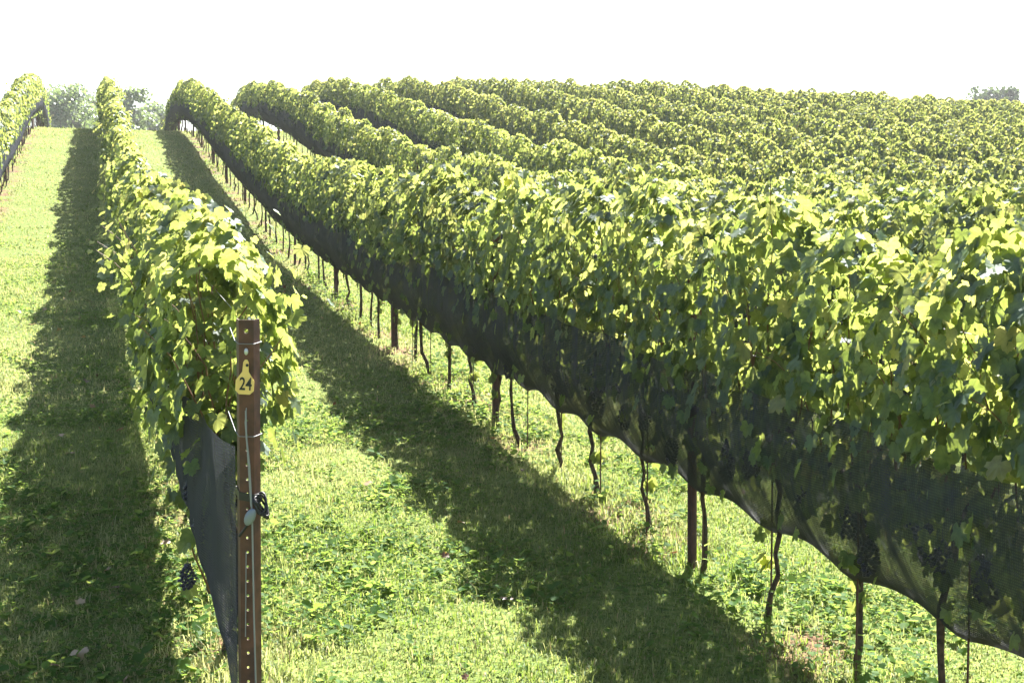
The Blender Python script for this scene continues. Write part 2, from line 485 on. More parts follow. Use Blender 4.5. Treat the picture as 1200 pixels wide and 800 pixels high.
def make_vine(detail, seed, dens=1.0, big=1.0, fruit=0.17, over=30, mound=0.34, shell=350):
    """one grapevine, trunk base at the origin, row along y. Returns leaves mesh arrays, cane paths"""
    g = np.random.default_rng(seed)
    P, T, Nn, S, tint = [], [], [], [], []
    canes = []
    lush = g.uniform(0.92, 1.07) if mound < .38 else g.uniform(0.94, 1.08)
    nsh = int(g.integers(9, 12))
    for s in range(nsh):
        y0 = -0.40 + 0.8 * (s + g.uniform(0.1, 0.9)) / nsh
        side0 = g.choice([-1, 1])
        H = (g.uniform(0.70, 0.94) if g.random() < .85 else g.uniform(.95, 1.12)) * lush * (1 - mound * (abs(y0) / 0.4) ** 2)
        lx = g.normal(0, 0.10); ly = g.normal(0, 0.08)
        npt = 9
        u = np.linspace(0, 1, npt)
        flop = g.uniform(0, 0.22) * (u ** 3) * side0
        pts = np.stack([side0 * 0.03 + lx * u + flop + g.normal(0, 0.008, npt), y0 + ly * u + 0.02 * np.sin(u * 6 + s), 0.84 + H * u - 0.10 * u ** 4 * abs(flop[-1]) * 4], 1)
        canes.append((pts, np.linspace(0.0052, 0.002, npt)))
        step = 0.050 / dens
        nn = int(H * 1.02 / step)
        for i in range(nn):
            uu = (i + g.uniform(0, 0.6)) / nn
            p = np.array([np.interp(uu, u, pts[:, j]) for j in range(3)])
            reps = 1 + (g.random() < 0.85)
            for r in range(reps):
                sd = (1 if (i + r) % 2 else -1)
                az = g.normal(0, 0.75)
                out = np.array([sd * math.cos(az), math.sin(az), 0.0])
                pet = g.uniform(0.01, 0.17) * (1.0 if r == 0 else 1.15)
                q = p + out * pet + np.array([0, 0, g.uniform(-0.02, 0.06)])
                tipd = out * g.uniform(0.15, 0.9) + np.array([g.normal(0, .25), g.normal(0, .25), -g.uniform(0.35, 1.0)])
                nrm = out * g.uniform(0.1, 0.9) + np.array([g.normal(0, .35), g.normal(0, .35), g.uniform(0.25, 1.1)])
                sz = g.uniform(0.044, 0.070) * (1 if r == 0 else g.uniform(0.6, 0.9)) * big
                if uu > 0.85: sz *= g.uniform(0.45, 0.85)
                if q[2] < 1.12: q[0] = np.clip(q[0], -.15, .15)
                P.append(q); T.append(tipd); Nn.append(nrm); S.append(sz)
                tt = g.beta(2, 2) * 0.78 + (0.12 if uu > 0.8 else 0)
                if g.random() < 0.04: tt = g.uniform(0.88, 0.955)
                if g.random() < 0.0006: tt = g.uniform(0.97, 1.0)
                tint.append(tt)
    # clipped outer shell of the hedge: leaves shingled over a rounded top and both flanks
    nsl = int(shell * dens)
    b0, b1, b2 = g.uniform(0, 6, 3)
    for i in range(nsl):
        y0 = g.uniform(-0.44, 0.44)
        an = g.uniform(-1.0, 1.0) * 2.15
        bamp = 1.0 if mound < .38 else 0.6
        bump = 1 + bamp * (0.17 * math.sin(y0 * 9 + b0) + 0.13 * math.sin(an * 3 + b1) + 0.11 * math.sin(y0 * 17 + an * 5 + b2) + g.normal(0, .06))
        hw = 0.25 * bump; hh = (0.53 * lush * (1 - mound * .75 * (abs(y0) / 0.44) ** 2)) * (.5 + .5 * bump)
        q = np.array([math.sin(an) * hw, y0, 1.30 + math.cos(an) * hh])
        if q[2] < 1.05: q[0] *= .8
        out = np.array([math.sin(an), g.normal(0, .3), math.cos(an) * .55])
        tipd = np.array([math.sin(an) * .35 + g.normal(0, .3), g.normal(0, .45), -1.0]) + (np.array([math.sin(an + .01), g.normal(0, 1), 0.2]) * .9 if abs(an) < .8 else 0)
        nrm = out * g.uniform(.5, 1.2) + np.array([g.normal(0, .33), g.normal(0, .33), g.uniform(0, .7)])
        P.append(q); T.append(tipd); Nn.append(nrm)
        S.append(g.uniform(0.042, 0.070) * big)
        tt = g.beta(2, 2) * 0.78 + (0.12 if abs(an) < .9 else 0)
        if g.random() < 0.03: tt = g.uniform(0.88, 0.955)
        if g.random() < 0.0006: tt = g.uniform(0.97, 1.0)
        tint.append(tt)
    # a few sucker leaves low on the trunk
    if detail == 'hi':
        for i in range(int(g.choice([0, 0, 2, 4, 6]))):
            q = np.array([g.uniform(-.02, .02), g.uniform(-.02, .02), g.uniform(.22, .44)])
            P.append(q); T.append(np.array([g.normal(0, .5), g.normal(0, .8), -.8])); Nn.append(np.array([g.normal(0, .8), g.normal(0, .5), .6])); S.append(g.uniform(.035, .06)); tint.append(g.uniform(.2, .7))
    # fruit zone, hanging under the cordon inside the net
    nf = int(130 * dens)
    for i in range(nf):
        sd = g.choice([-1, 1])
        q = np.array([sd * g.uniform(0.02, fruit), g.uniform(-0.42, 0.42), 0.98 - abs(g.normal(0, 0.2))])
        q[2] = max(q[2], 0.52)
        out = np.array([sd, g.normal(0, .5), 0])
        P.append(q); T.append(out * 0.3 + np.array([0, g.normal(0, .3), -1])); Nn.append(out + np.array([0, g.normal(0, .4), g.uniform(0, .7)]))
        S.append(g.uniform(0.042, 0.070) * big); tint.append(g.beta(2, 2.5) * 0.8)
    # leaves folding out over the top of the net
    for i in range(int(over * dens)):
        sd = g.choice([-1, 1])
        q = np.array([sd * g.uniform(0.24, 0.31), g.uniform(-0.42, 0.42), 1.32 - 0.5 * g.random() ** 1.8 if detail == 'hi' else g.uniform(1.02, 1.3)])
        out = np.array([sd, g.normal(0, .5), 0])
        P.append(q); T.append(out * 0.3 + np.array([0, g.normal(0, .3), -1])); Nn.append(out + np.array([0, g.normal(0, .4), g.uniform(.1, .9)]))
        S.append(g.uniform(0.045, 0.07) * big); tint.append(g.beta(2, 2) * 0.8)
    P, T, Nn, S, tint = map(np.array, (P, T, Nn, S, tint))
    V, F, tn = leaf_batch(P, T, Nn, S, tint, detail, 0.35, g)
    return (V, F, tn), canes

def trunk_path(seed, thick=1.0, lean=None):
    g = np.random.default_rng(seed)
    k = 11
    u = np.linspace(0, 1, k)
    lx = g.normal(0, 0.04); ly = g.normal(0, 0.06) if lean is None else lean
    pts = np.stack([lx * np.sin(u * np.pi) + g.normal(0, 0.010, k), ly * np.sin(u * np.pi * g.uniform(.6, 1.4)) + g.normal(0, 0.008, k), -0.06 + 0.92 * u], 1)
    rad = (0.0130 + 0.006 * (1 - u) ** 3 + 0.006 * (g.random(k) - .5) + 0.007 * np.exp(-((u - 1) / .1) ** 2)) * thick
    return pts, rad

def cordon_paths(seed, top):
    g = np.random.default_rng(seed + 900)
    out = []
    for s in (-1, 1):
        k = 7
        u = np.linspace(0, 1, k)
        pts = np.stack([top[0] * (1 - u) + g.normal(0, 0.008, k), top[1] + s * 0.38 * u, top[2] + 0.02 * np.sin(u * 3) + g.normal(0, 0.006, k)], 1)
        pts[0] = top
        out.append((pts, np.linspace(0.018, 0.010, k)))
    return out

NV = 8
VAR = []
for v in range(NV):
    (V, F, tn), canes = make_vine('hi', 100 + v)
    d = {}
    d['leaves'] = npmesh('vine_leaves', V, F, M_leaf, tn, vein=VEIN['hi'])
    tpth = trunk_path(200 + v)
    tv, tf = tubes([tpth], 8)
    d['trunk'] = npmesh('vine_trunk', tv, tf, M_bark, smooth=True)
    cv, cf = tubes(cordon_paths(v, tpth[0][-1]), 6)
    d['cordon'] = npmesh('vine_cordon', cv, cf, M_bark, smooth=True)
    d['canes'] = []
    for c in canes:
        a, b = tubes([c], 5)
        d['canes'].append(npmesh('vine_cane', a, b, M_cane, smooth=True))
    VAR.append(d)
(V, F, tn), canes = make_vine('hi', 177, fruit=0.08, over=24)
first_leaves = npmesh('vine_leaves', V, F, M_leaf, tn, vein=VEIN['hi'])
MID = []
for v in range(6):
    (V, F, tn), _ = make_vine('mid', 100 + v, over=16, mound=0.42, shell=350)
    MID.append(npmesh('vine_leaves', V, F, M_leaf, tn))

def cluster_mesh(seed):
    g = np.random.default_rng(seed)
    bm = bmesh.new()
    L = g.uniform(0.13, 0.17)
    n = 60
    for i in range(n):
        u = (i + .5) / n
        r = 0.042 * math.sin(math.pi * min(1, 0.18 + (1 - u) * 0.75)) * g.uniform(0.6, 1.05)
        a = i * 2.4
        mtx = Matrix.Translation((r * math.cos(a), r * math.sin(a), -0.02 - L * u)) @ Matrix.Scale(g.uniform(0.0085, 0.0108), 4)
        bmesh.ops.create_icosphere(bm, subdivisions=2, radius=1, matrix=mtx)
    bmesh.ops.create_cone(bm, segments=5, radius1=0.002, radius2=0.002, depth=0.05, matrix=Matrix.Translation((0, 0, 0.0)))
    me = bpy.data.meshes.new('grape_cluster')
    bm.to_mesh(me); bm.free()
    for p in me.polygons: p.use_smooth = True
    me.materials.append(M_grape)
    return me
CL = [cluster_mesh(s) for s in range(4)]

ONES = ['', 'first', 'second', 'third', 'fourth', 'fifth', 'sixth', 'seventh', 'eighth', 'ninth', 'tenth', 'eleventh', 'twelfth', 'thirteenth', 'fourteenth', 'fifteenth', 'sixteenth', 'seventeenth', 'eighteenth', 'nineteenth']
TENS = {2: ('twentieth', 'twenty'), 3: ('thirtieth', 'thirty'), 4: ('fortieth', 'forty'), 5: ('fiftieth', 'fifty'), 6: ('sixtieth', 'sixty'), 7: ('seventieth', 'seventy'), 8: ('eightieth', 'eighty')}
def ordinal(n):
    if n < 20: return ONES[n]
    t, o = divmod(n, 10)
    return TENS[t][0] if o == 0 else TENS[t][1] + '-' + ONES[o]
ROWDESC = {23: 'row at the left edge', 24: 'row behind the yellow 24 tag'}
for k in range(25, 40):
    ROWDESC[k] = 'row just right of the 24 post' if k == 25 else f'{ordinal(k - 24)} row right of the 24 post'
VG = 'grapevines trained along the wires of the rows'

# ------------------------------------------------------------------ vines
YEND = 62.2
def vine_positions(k):
    start = {23: 26.9, 24: 6.20, 25: 3.78, 26: 6.6, 27: 10.2}.get(k)
    if start is None:
        X = rx(k)
        c, s = math.cos(YAW), math.sin(YAW)
        start = X * (c - .36 * s) / (s + .36 * c) - 1.6
        start = round(start / 0.8) * 0.8
    return np.arange(start, YEND - 0.02 * 0, 0.8)

def place_vine(k, i, y, near):
    x = rx(k) + random.uniform(-.04, .04)
    z = float(Gm(x, y))
    t = empty('grapevine', (x, y, z), random.choice((0, math.pi)))
    sc = random.uniform(0.93, 1.05)
    t.scale = (random.uniform(.86, 1.12), 1, sc * float(np.interp(y, [7, 18, 36, 46], [1.045 if k != 24 else .96, 1.0, 1.0, .95])))
    d = VAR[random.randrange(NV)]
    if k == 23: t.scale.x *= 0.82
    elif y > 20: t.scale.x *= 0.88
    if k == 24 and i < 3: t.scale = (0.95 if i == 0 else 1.05, 1.05, 1.0)
    link('trunk', d['trunk'], t)
    if near:
        link('leaves', first_leaves if (k == 24 and i == 0) else d['leaves'], t)
        link('cordon', d['cordon'], t)
        for c in d['canes']: link('cane', c, t)
        for q in range(4):
            sd = random.choice((-1, 1))
            o = link('grape_cluster', random.choice(CL), t, (sd * random.uniform(.02, .10), random.uniform(-.36, .36), random.uniform(.66, .84)))
            o.rotation_euler = (0, 0, random.uniform(0, 6))
    else:
        link('leaves', MID[random.randrange(len(MID))] if y > 16 else d['leaves'], t)
    if k == 24 and i == 0:
        # low side shoot with a bunch hanging outside the net
        t.rotation_euler = (0, 0, 0); t.scale = (1, 1, 1); t.location.x = rx(k)
        pth = [(0, .02, .20), (-.05, .01, .30), (-.11, 0, .45), (-.135, -.01, .56)]
        a_, b_ = tubes([(np.array(pth, float), np.array([.008, .006, .0045, .003]))], 6)
        link('cane', npmesh('vine_cane', a_, b_, M_cane, smooth=True), t)
        o = link('grape_cluster', CL[1], t, (-.14, -.03, .43)); o.scale = (.85, .85, .7)
        V_, F_, t_ = leaf_batch(np.array([(-.12, -.02, .54), (-.13, .02, .30), (-.15, -.02, .50)]), np.array([(-.2, -.3, -1), (-.1, -.2, -1), (-.7, 0, -.7)]), np.array([(-.2, -1, .3), (-.5, -.8, .3), (0, -.6, .8)]), np.array([.062, .055, .05]), np.array([.5, .3, .7]), 'hi', .3, np.random.default_rng(4))
        link('low_leaves', npmesh('vine_low_leaves', V_, F_, M_leaf, t_, vein=VEIN['hi']), t)
    tag(t, f'{ordinal(i + 1)} grapevine counting uphill in the {ROWDESC[k]}', 'grapevine', VG)
    return t

n_ind = 0
rest = []
for k in ROWS:
    for i, y in enumerate(vine_positions(k)):
        y = float(y + random.uniform(-.05, .05))
        if k <= 26 or (k == 27 and n_ind < 305):
            near = (k == 24 and y < 11) or (k == 25 and y < 13.5)
            place_vine(k, i, y, near)
            n_ind += 1
        else:
            rest.append((rx(k), y))
print('individual vines', n_ind, 'rest', len(rest))

LO = []
for v in range(6):
    (V, F, tn), _ = make_vine('lo', 300 + v, dens=1.0, big=1.08, over=8, mound=0.56, shell=360)
    LO.append((V, F, tn))
VV, FF, TT, off = [], [], [], 0
for (x, y) in rest:
    V, F, tn = LO[random.randrange(6)]
    s = random.choice((-1, 1))
    W = V * np.array([s * random.uniform(.80, .98), s, random.uniform(.93, 1.06)]) + np.array([x, y, float(Gm(x, y))])
    VV.append(W); FF.append(F + off); TT.append(np.where(tn < .8, np.clip(tn + random.uniform(0, .14), 0, .86), tn)); off += len(V)
gv = link('grapevines', npmesh('grapevines', np.concatenate(VV), np.concatenate(FF), M_leaf, np.concatenate(TT)))
tag(gv, 'green leafy vines of the farther rows merging over the hill to the skyline', 'grapevines', kind='stuff')

# ------------------------------------------------------------------ bird netting, one per row
def net_mesh(k):
    X = rx(k)
    ys0 = vine_positions(k)
    y0, y1 = ys0[0] - 0.5, YEND + .3
    st = 0.07 if k in (24, 25) else (0.12 if k in (23, 26, 27) else 0.25)
    if k == 24: y0 = 5.0
    yy = np.arange(y0, y1, st)
    g = np.random.default_rng(k)
    # section: angle-like parameter s in [-1,1]; |s|=1 upper edges, 0 bottom
    ns = 25
    s = np.linspace(-1, 1, ns)
    Yg, Sg = np.meshgrid(yy, s, indexing='ij')
    a = np.abs(Sg)
    ph = (yy - ys0[0]) / 0.8
    swag = 0.055 * np.abs(np.sin(np.pi * ph)) + 0.05 * (fbm(yy * .9 + 3 * k, np.full_like(yy, k)) - .5)
    zb = (0.40 + swag)[:, None]
    zt = (1.14 + 0.12 * (fbm(yy * 1.4, np.full_like(yy, k + .5)) - .5))[:, None]
    zrel = zb + (zt - zb) * a ** 1.15
    asc = np.interp(yy - 5.0, [0, 1.2, 2.6], [.10, .14, .55])[:, None] if k == 24 else 0.55
    wid = 0.235 * np.minimum(1, (a / asc)) ** 0.75 * (1 - 0.12 * np.clip(a - .55, 0, 1))
    wid = wid * (1 + 0.25 * (fbm(yy * 1.1 + 9 * k, np.zeros_like(yy)) - .5)[:, None])
    fold = (0.028 * (vnoise(Yg * 9, Sg * 1.2 + 40 * k) - .5) + 0.035 * (vnoise(Yg * 3.5, Sg * 2 + 7 * k) - .5)) * np.minimum(1, a * 3)
    if k == 24:
        d = yy - 5.0
        wid = wid * np.interp(d, [0, .3, 1.1, 2.0, 3.6], [.05, .32, .52, .68, 1.0])[:, None]
        zlo = np.interp(d, [0, .06, .2, .6, 1.1, 2.0], [.02, .10, .33, .47, .50, .48])[:, None]
        f24 = np.interp(d, [0, 1.5, 2.5], [0, 0, 1])[:, None]
        zlo = zlo * (1 - f24) + zb * f24
        zrel = zlo + (zt - zlo) * a ** 1.15
        fold = fold * np.clip(d / .8, 0, 1)[:, None] + 0.014 * (np.exp(-d / .8) * np.clip(d / .3, 0, 1))[:, None] * (Sg < 0) * np.sin(Sg * 9 + d[:, None] * 5 + zrel * 6)
    xo = np.sign(Sg) * wid + fold
    if k == 24: xo = np.where(xo > 0, xo * np.clip(d / 1.5, .02, 1)[:, None], xo) - 0.030 * np.exp(-d / .6)[:, None]
    base = G(X, yy)[:, None]
    V = np.stack([X + xo, Yg, base + zrel], -1).reshape(-1, 3)
    n = len(yy)
    ix = np.arange(n * ns).reshape(n, ns)
    F = np.stack([ix[:-1, :-1], ix[:-1, 1:], ix[1:, 1:], ix[1:, :-1]], -1).reshape(-1, 4)
    hem = 0.25 * np.clip(1 - a / 0.10, 0, 1)
    return npmesh('bird_netting', V, F, M_net, hem.reshape(-1), smooth=True)
for k in ROWS:
    o = link('bird_netting', net_mesh(k))
    tag(o, f'dark bird netting draped round the fruit of the {ROWDESC[k]}', 'netting', 'dark bird nets hung along the rows')

# ------------------------------------------------------------------ line posts and wires
def channel_mesh(H, w=0.06, t=0.004, bury=0.25):
    """rolled steel channel: flat front, splayed flanges, open at the back (+y)"""
    prof = [(-w * .5, .034), (-w * .29, 0), (w * .29, 0), (w * .5, .034)]
    inn = [(w * .5 - t * 1.2, .036), (w * .29 - t * .6, t), (-w * .29 + t * .6, t), (-w * .5 + t * 1.2, .036)]
    pr = prof + inn
    n = len(pr)
    V = [(x, y, -bury) for x, y in pr] + [(x, y, H) for x, y in pr]
    F = [(i, (i + 1) % n, n + (i + 1) % n, n + i) for i in range(n)]
    cap = [(n + 0, n + 1, n + 6, n + 7), (n + 1, n + 2, n + 5, n + 6), (n + 2, n + 3, n + 4, n + 5)]
    return npmesh('line_post', V, F + cap, M_rust)
PM = [channel_mesh(h) for h in (1.50, 1.58, 1.66)]
PHASE = {24: 8.95, 25: 7.04, 23: 30.5}
for k in ROWS:
    ys0 = vine_positions(k)
    p0 = PHASE.get(k, ys0[0] + random.uniform(0, 4))
    j = 0
    y = p0 if k != 25 else 7.04
    while y < YEND:
        x = rx(k) + random.uniform(-.02, .02)
        o = link('line_post', random.choice(PM), None, (x, y, float(Gm(x, y))))
        o.rotation_euler = (R(random.uniform(-2, 2)), R(random.uniform(-2, 2)), random.choice((0, R(90))) if k == 25 else random.uniform(0, 6))
        j += 1
        tag(o, f'{ordinal(j)} rust brown steel post counting uphill in the {ROWDESC[k]}', 'post', 'steel line posts standing in the vine rows')
        y += 4.0
WG = 'trellis wires strung along the rows'
def wire(k, h, y0, name_h):
    yy = np.arange(y0, YEND, 1.0)
    pts = np.stack([np.full_like(yy, rx(k)) + .03, yy, G(rx(k), yy) + h], 1)
    v, f = tubes([(pts, 0.0015)], 5)
    o = link('trellis_wire', npmesh('trellis_wire', v, f, M_wire, smooth=True))
    tag(o, f'{name_h} galvanised trellis wire strung through the {ROWDESC[k]}', 'wire', WG)
for k in range(23, 31):
    y0 = vine_positions(k)[0] - 0.4
    if k == 24: y0 = 5.85
    wire(k, 0.87, y0, 'lowest')
    wire(k, 1.23, y0, 'middle')
    wire(k, 1.55, y0, 'topmost')

# thin training stakes beside the trunks nearest the camera
sv, sf = tubes([(np.array([(0, 0, -.1), (0.003, 0, .45), (0, 0, .95)]), 0.0045)], 6)
SM = npmesh('training_stake', sv, sf, M_rust, smooth=True)
for i, y in enumerate(vine_positions(25)[:14]):
    x = rx(25) - .02; y = float(y) - .07
    o = link('training_stake', SM, None, (x, y, float(Gm(x, y))))
    tag(o, f'thin steel stake beside the {ordinal(i + 1)} trunk of the {ROWDESC[25]}', 'stake', 'thin stakes tied beside the vine trunks')

# ------------------------------------------------------------------ tagged end post
PX, PY = 0.488, 4.95
pz = float(Gm(PX, PY))
post = empty('end_post', (PX, PY, pz))
tag(post, 'rust brown perforated steel end post carrying the yellow 24 tag', 'post')
post.rotation_euler = (R(2.5), R(0.6), R(-13))
def end_post_body():
    H, b = 1.60, 0.3
    w = 0.080; t = 0.004; fw_ = 0.050
    V, F = [], []
    def add(pts):
        i = len(V); V.extend(pts); return list(range(i, i + len(pts)))
    # flanges (each a thin bent plate)
    for s in (-1, 1):
        pr = [(s * fw_ / 2, 0), (s * w / 2, .050), (s * (w / 2 - t), .052), (s * (fw_ / 2 - t * .4), t)]
        a = add([(x, y, -b) for x, y in pr]); c = add([(x, y, H) for x, y in pr])
        for i in range(4):
            j = (i + 1) % 4
            F.append((a[i], a[j], c[j], c[i]))
        F.append(tuple(c))
    # front web with real holes: one square cell per hole
    pitch = 0.051; hr = 0.0048
    zs = np.arange(-b, H - 1e-6, pitch)
    for z0 in zs:
        z1 = min(z0 + pitch, H)
        zc = (z0 + z1) / 2
        big = abs(zc - (H - 0.035)) < pitch / 2
        if z1 - z0 < pitch * .9: zc = None
        if zc is not None and 1.27 < zc < 1.54: zc = None
        for y_, fl in ((0.0, False), (t, True)):
            sq = [(-fw_ / 2, z0), (0, z0), (fw_ / 2, z0), (fw_ / 2, (z0 + z1) / 2), (fw_ / 2, z1), (0, z1), (-fw_ / 2, z1), (-fw_ / 2, (z0 + z1) / 2)]
            so = add([(x, y_, z) for x, z in sq])
            if zc is None:
                F.append(tuple(so)); continue
            r = 0.008 if big else hr
            ang = [R(225 + 45 * i) for i in range(8)]
            si = add([(r * math.cos(q), y_, zc + r * math.sin(q)) for q in ang])
            for i in range(8):
                j = (i + 1) % 8
                F.append((so[i], so[j], si[j], si[i]))
            if fl is False: front = si
            else:
                for i in range(8):
                    j = (i + 1) % 8
                    F.append((front[i], front[j], si[j], si[i]))
    tp = add([(-fw_ / 2, 0, H), (fw_ / 2, 0, H), (fw_ / 2, t, H), (-fw_ / 2, t, H)])
    F.append(tuple(tp))
    me = bpy.data.meshes.new('end_post_channel')
    me.from_pydata(V, [], F); me.update()
    me.materials.append(M_rust)
    return me
link('channel', end_post_body(), post)
# bottle-shaped tag
def tag_mesh():
    out = [(-.034, -.012), (-.034, -.048), (-.020, -.062), (.020, -.062), (.034, -.048), (.034, -.012), (.012, .020), (.010, .055), (.004, .064), (-.004, .064), (-.010, .055), (-.012, .020)]
    n = len(out)
    V = [(x, -.0015, z) for x, z in out] + [(x, .0015, z) for x, z in out]
    F = [tuple(range(n)), tuple(range(2 * n - 1, n - 1, -1))] + [(i, n + i, n + (i + 1) % n, (i + 1) % n) for i in range(n)]
    me = bpy.data.meshes.new('number_tag'); me.from_pydata(V, [], F); me.update(); me.materials.append(M_tagy)
    return me
tg = link('number_tag', tag_mesh(), post, (-0.003, -0.009, 1.405))
tg.rotation_euler = (R(-3), R(3), 0); tg.scale = (.92, 1, .94)
fc = bpy.data.curves.new('number', 'FONT'); fc.body = '24'; fc.size = 0.062; fc.align_x = 'CENTER'; fc.align_y = 'CENTER'; fc.offset = 0.0008; fc.extrude = 0.0006
fo = bpy.data.objects.new('number_curve', fc); COL.objects.link(fo)
bpy.context.view_layer.update()
nm = bpy.data.meshes.new_from_object(fo); bpy.data.objects.remove(fo)
nm.materials.clear(); nm.materials.append(M_ink)
no = link('number', nm, tg, (0.003, -0.0026, -0.026)); no.rotation_euler = (R(90), 0, 0); no.scale = (.76, 1.05, 1)
def ball(name, m, parent, loc, sc, seg=12):
    bm = bmesh.new(); bmesh.ops.create_uvsphere(bm, u_segments=seg, v_segments=8, radius=1)
    me = bpy.data.meshes.new(name); bm.to_mesh(me); bm.free()
    for p in me.polygons: p.use_smooth = True
    me.materials.append(m)
    o = link(name, me, parent, loc); o.scale = sc
    return o
ball('tag_button', M_black, tg, (0.005, -0.004, 0.044), (.0055, .004, .0055))
ball('wire_clip', M_galv, post, (0, -0.004, 1.492), (.007, .006, .012))
def tube_part(name, pts, r, m, parent, n=8):
    v, f = tubes([(np.array(pts, float), r)], n)
    return link(name, npmesh(name, v, f, m, smooth=True), parent)
tube_part('wire_loop', [(-.085, .22, 1.552), (-.045, .045, 1.525), (-.026, -.004, 1.519), (0, -.005, 1.518), (.026, -.004, 1.518), (.046, .05, 1.521), (.02, .08, 1.525)], 0.0014, M_wire, post)
tube_part('wire_loop', [(-.10, .27, 1.245), (-.045, .045, 1.212), (-.026, -.004, 1.201), (0, -.005, 1.200), (.026, -.004, 1.200), (.046, .05, 1.202), (.02, .08, 1.206)], 0.0014, M_wire, post)
tube_part('anchor_cable', [(-.002, -.008, 1.29), (.000, -.012, 1.2), (.010, -.013, 1.1), (.018, -.014, .93), (.022, -.014, .6), (.030, -.014, .2), (.034, -.013, -.05)], 0.0030, M_cable, post)
tube_part('anchor_cable', [(.000, -.008, 1.30), (-.004, -.011, 1.25), (.002, -.011, 1.16), (.014, -.014, .96)], 0.0018, M_cable, post)
tube_part('cable_rod', [(-.004, -.006, .80), (-.006, -.006, .65), (-.008, -.006, .50)], 0.0018, M_cable, post)
ten = ball('wire_tensioner', M_ten, post, (.012, -.022, .925), (.018, .010, .032)); ten.rotation_euler = (0, R(24), 0)
def strap():
    ring = [(-.046, .052), (-.027, -.006), (.027, -.006), (.046, .052)]
    V, F = [], []
    zt = (1.005, .995, .985, .985)
    for (x, y), z in zip(ring, zt):
        V += [(x, y, z - .014), (x, y, z + .014)]
    for i in range(3):
        F.append((2 * i, 2 * i + 2, 2 * i + 3, 2 * i + 1))
    me = bpy.data.meshes.new('strap'); me.from_pydata(V, [], F); me.update(); me.materials.append(M_black)
    return me
so = link('strap', strap(), post)
sm_ = so.modifiers.new('thickness', 'SOLIDIFY'); sm_.thickness = 0.003
g = np.random.default_rng(5)
kn = []
for q in range(5):
    th = np.linspace(0, 2 * np.pi, 14)
    kn.append((np.stack([.047 + .017 * np.cos(th + q) * (1 + .2 * q % .5), .0 + .02 * np.sin(th * 1.0 + q * 1.3), .98 - .012 + .034 * np.sin(th + q * .5) - .006 * q], 1), 0.0045))
kn.append((np.array([(.045, -.01, .98), (.028, -.02, .94), (-.005, -.016, .885), (-.027, -.008, .855)]), 0.005))
v, f = tubes(kn, 6)
link('knot', npmesh('knot', v, f, M_black, smooth=True), so)

# loose grape bunch and low leaves hanging outside the net by the end post belong to the first vine of the row
# ------------------------------------------------------------------ grass
def blades(n, xr, yr, hmean, wmean, dens_fn, tall_fn, seed):
    g = np.random.default_rng(seed)
    X = g.uniform(*xr, n); Y = g.uniform(*yr, n)
    keep = g.random(n) < dens_fn(X, Y)
    X, Y = X[keep], Y[keep]; n = len(X)
    Z = Gm(X, Y) - 0.008
    h = hmean * g.lognormal(0, 0.38, n) * tall_fn(X, Y)
    w = wmean * g.uniform(0.6, 1.3, n)
    az = g.uniform(0, 2 * np.pi, n)
    lean = np.abs(g.normal(0.75, 0.45, n))
    dx, dy = np.cos(az), np.sin(az)
    sx, sy = -dy, dx
    P0 = np.stack([X, Y, Z], 1)
    D = np.stack([dx, dy, 0 * dx], 1); Sd = np.stack([sx, sy, 0 * sx], 1); U = np.array([0, 0, 1.0])
    hm = (h * 0.6)[:, None]; ht = h[:, None]
    mid = P0 + U * hm * np.cos(lean * .5)[:, None] + D * hm * np.sin(lean * .5)[:, None]
    tip = mid + U * (ht * .45) * np.cos(lean * 1.8)[:, None] + D * (ht * .45) * np.sin(lean * 1.8)[:, None]
    ww = (w / 2)[:, None]
    V = np.stack([P0 - Sd * ww, P0 + Sd * ww, mid + Sd * ww * .8, mid - Sd * ww * .8, tip], 1)
    F = np.array([(0, 1, 2), (0, 2, 3), (3, 2, 4)])
    F = (F[None] + (np.arange(n) * 5)[:, None, None]).reshape(-1, 3)
    dry = fbm(X * .7 + 5, Y * .7 + 9)
    t = np.clip(g.beta(2, 2.2, n) * 0.75 + (dry - .5) * 0.85, 0, .85)
    straw = g.random(n) < (0.03 + 0.14 * np.clip(dry - .45, 0, 1))
    t = np.where(straw, g.uniform(.86, 1, n), t)
    return V.reshape(-1, 3), F, np.repeat(t, 5)
def under(X):
    d = np.abs((X - ROW0 + SP / 2) % SP - SP / 2)
    return np.clip(1 - d / 0.38, 0, 1)
def dens(X, Y):
    c = fbm(X * 2.2, Y * 2.2)
    bare = under(X) * (fbm(X * 1.1 + 50, Y * 1.1 + 3) > 0.47)
    return np.clip(0.45 + 1.1 * (c - .3), 0.1, 1) * (1 - .75 * bare)
def tall(X, Y):
    return 0.75 + 0.9 * fbm(X * 1.6 + 20, Y * 1.6) ** 2 + 0.9 * under(X)
parts = [blades(90000, (4.6, 12), (2.6, 8), 0.04, 0.009, dens, tall, 5), blades(60000, (-8, -2.6), (3.5, 12), 0.04, 0.012, dens, tall, 6),
         blades(520000, (-2.6, 4.6), (3.9, 11.5), 0.030, 0.0055, dens, tall, 1),
         blades(260000, (-3.6, 5.0), (11.5, 24), 0.032, 0.010, dens, tall, 2),
         blades(200000, (-5.5, 7.5), (24, 63), 0.032, 0.020, dens, tall, 3),
         blades(60000, (4.6, 12), (8, 24), 0.06, 0.012, dens, tall, 4)]
VV, FF, TT, off = [], [], [], 0
for V, F, t in parts:
    VV.append(V); FF.append(F + off); TT.append(t); off += len(V)
gr = link('grass', npmesh('grass', np.concatenate(VV), np.concatenate(FF), M_grass, np.concatenate(TT)))
tag(gr, 'short sunlit grass covering the lanes between the vine rows', 'grass', kind='stuff')

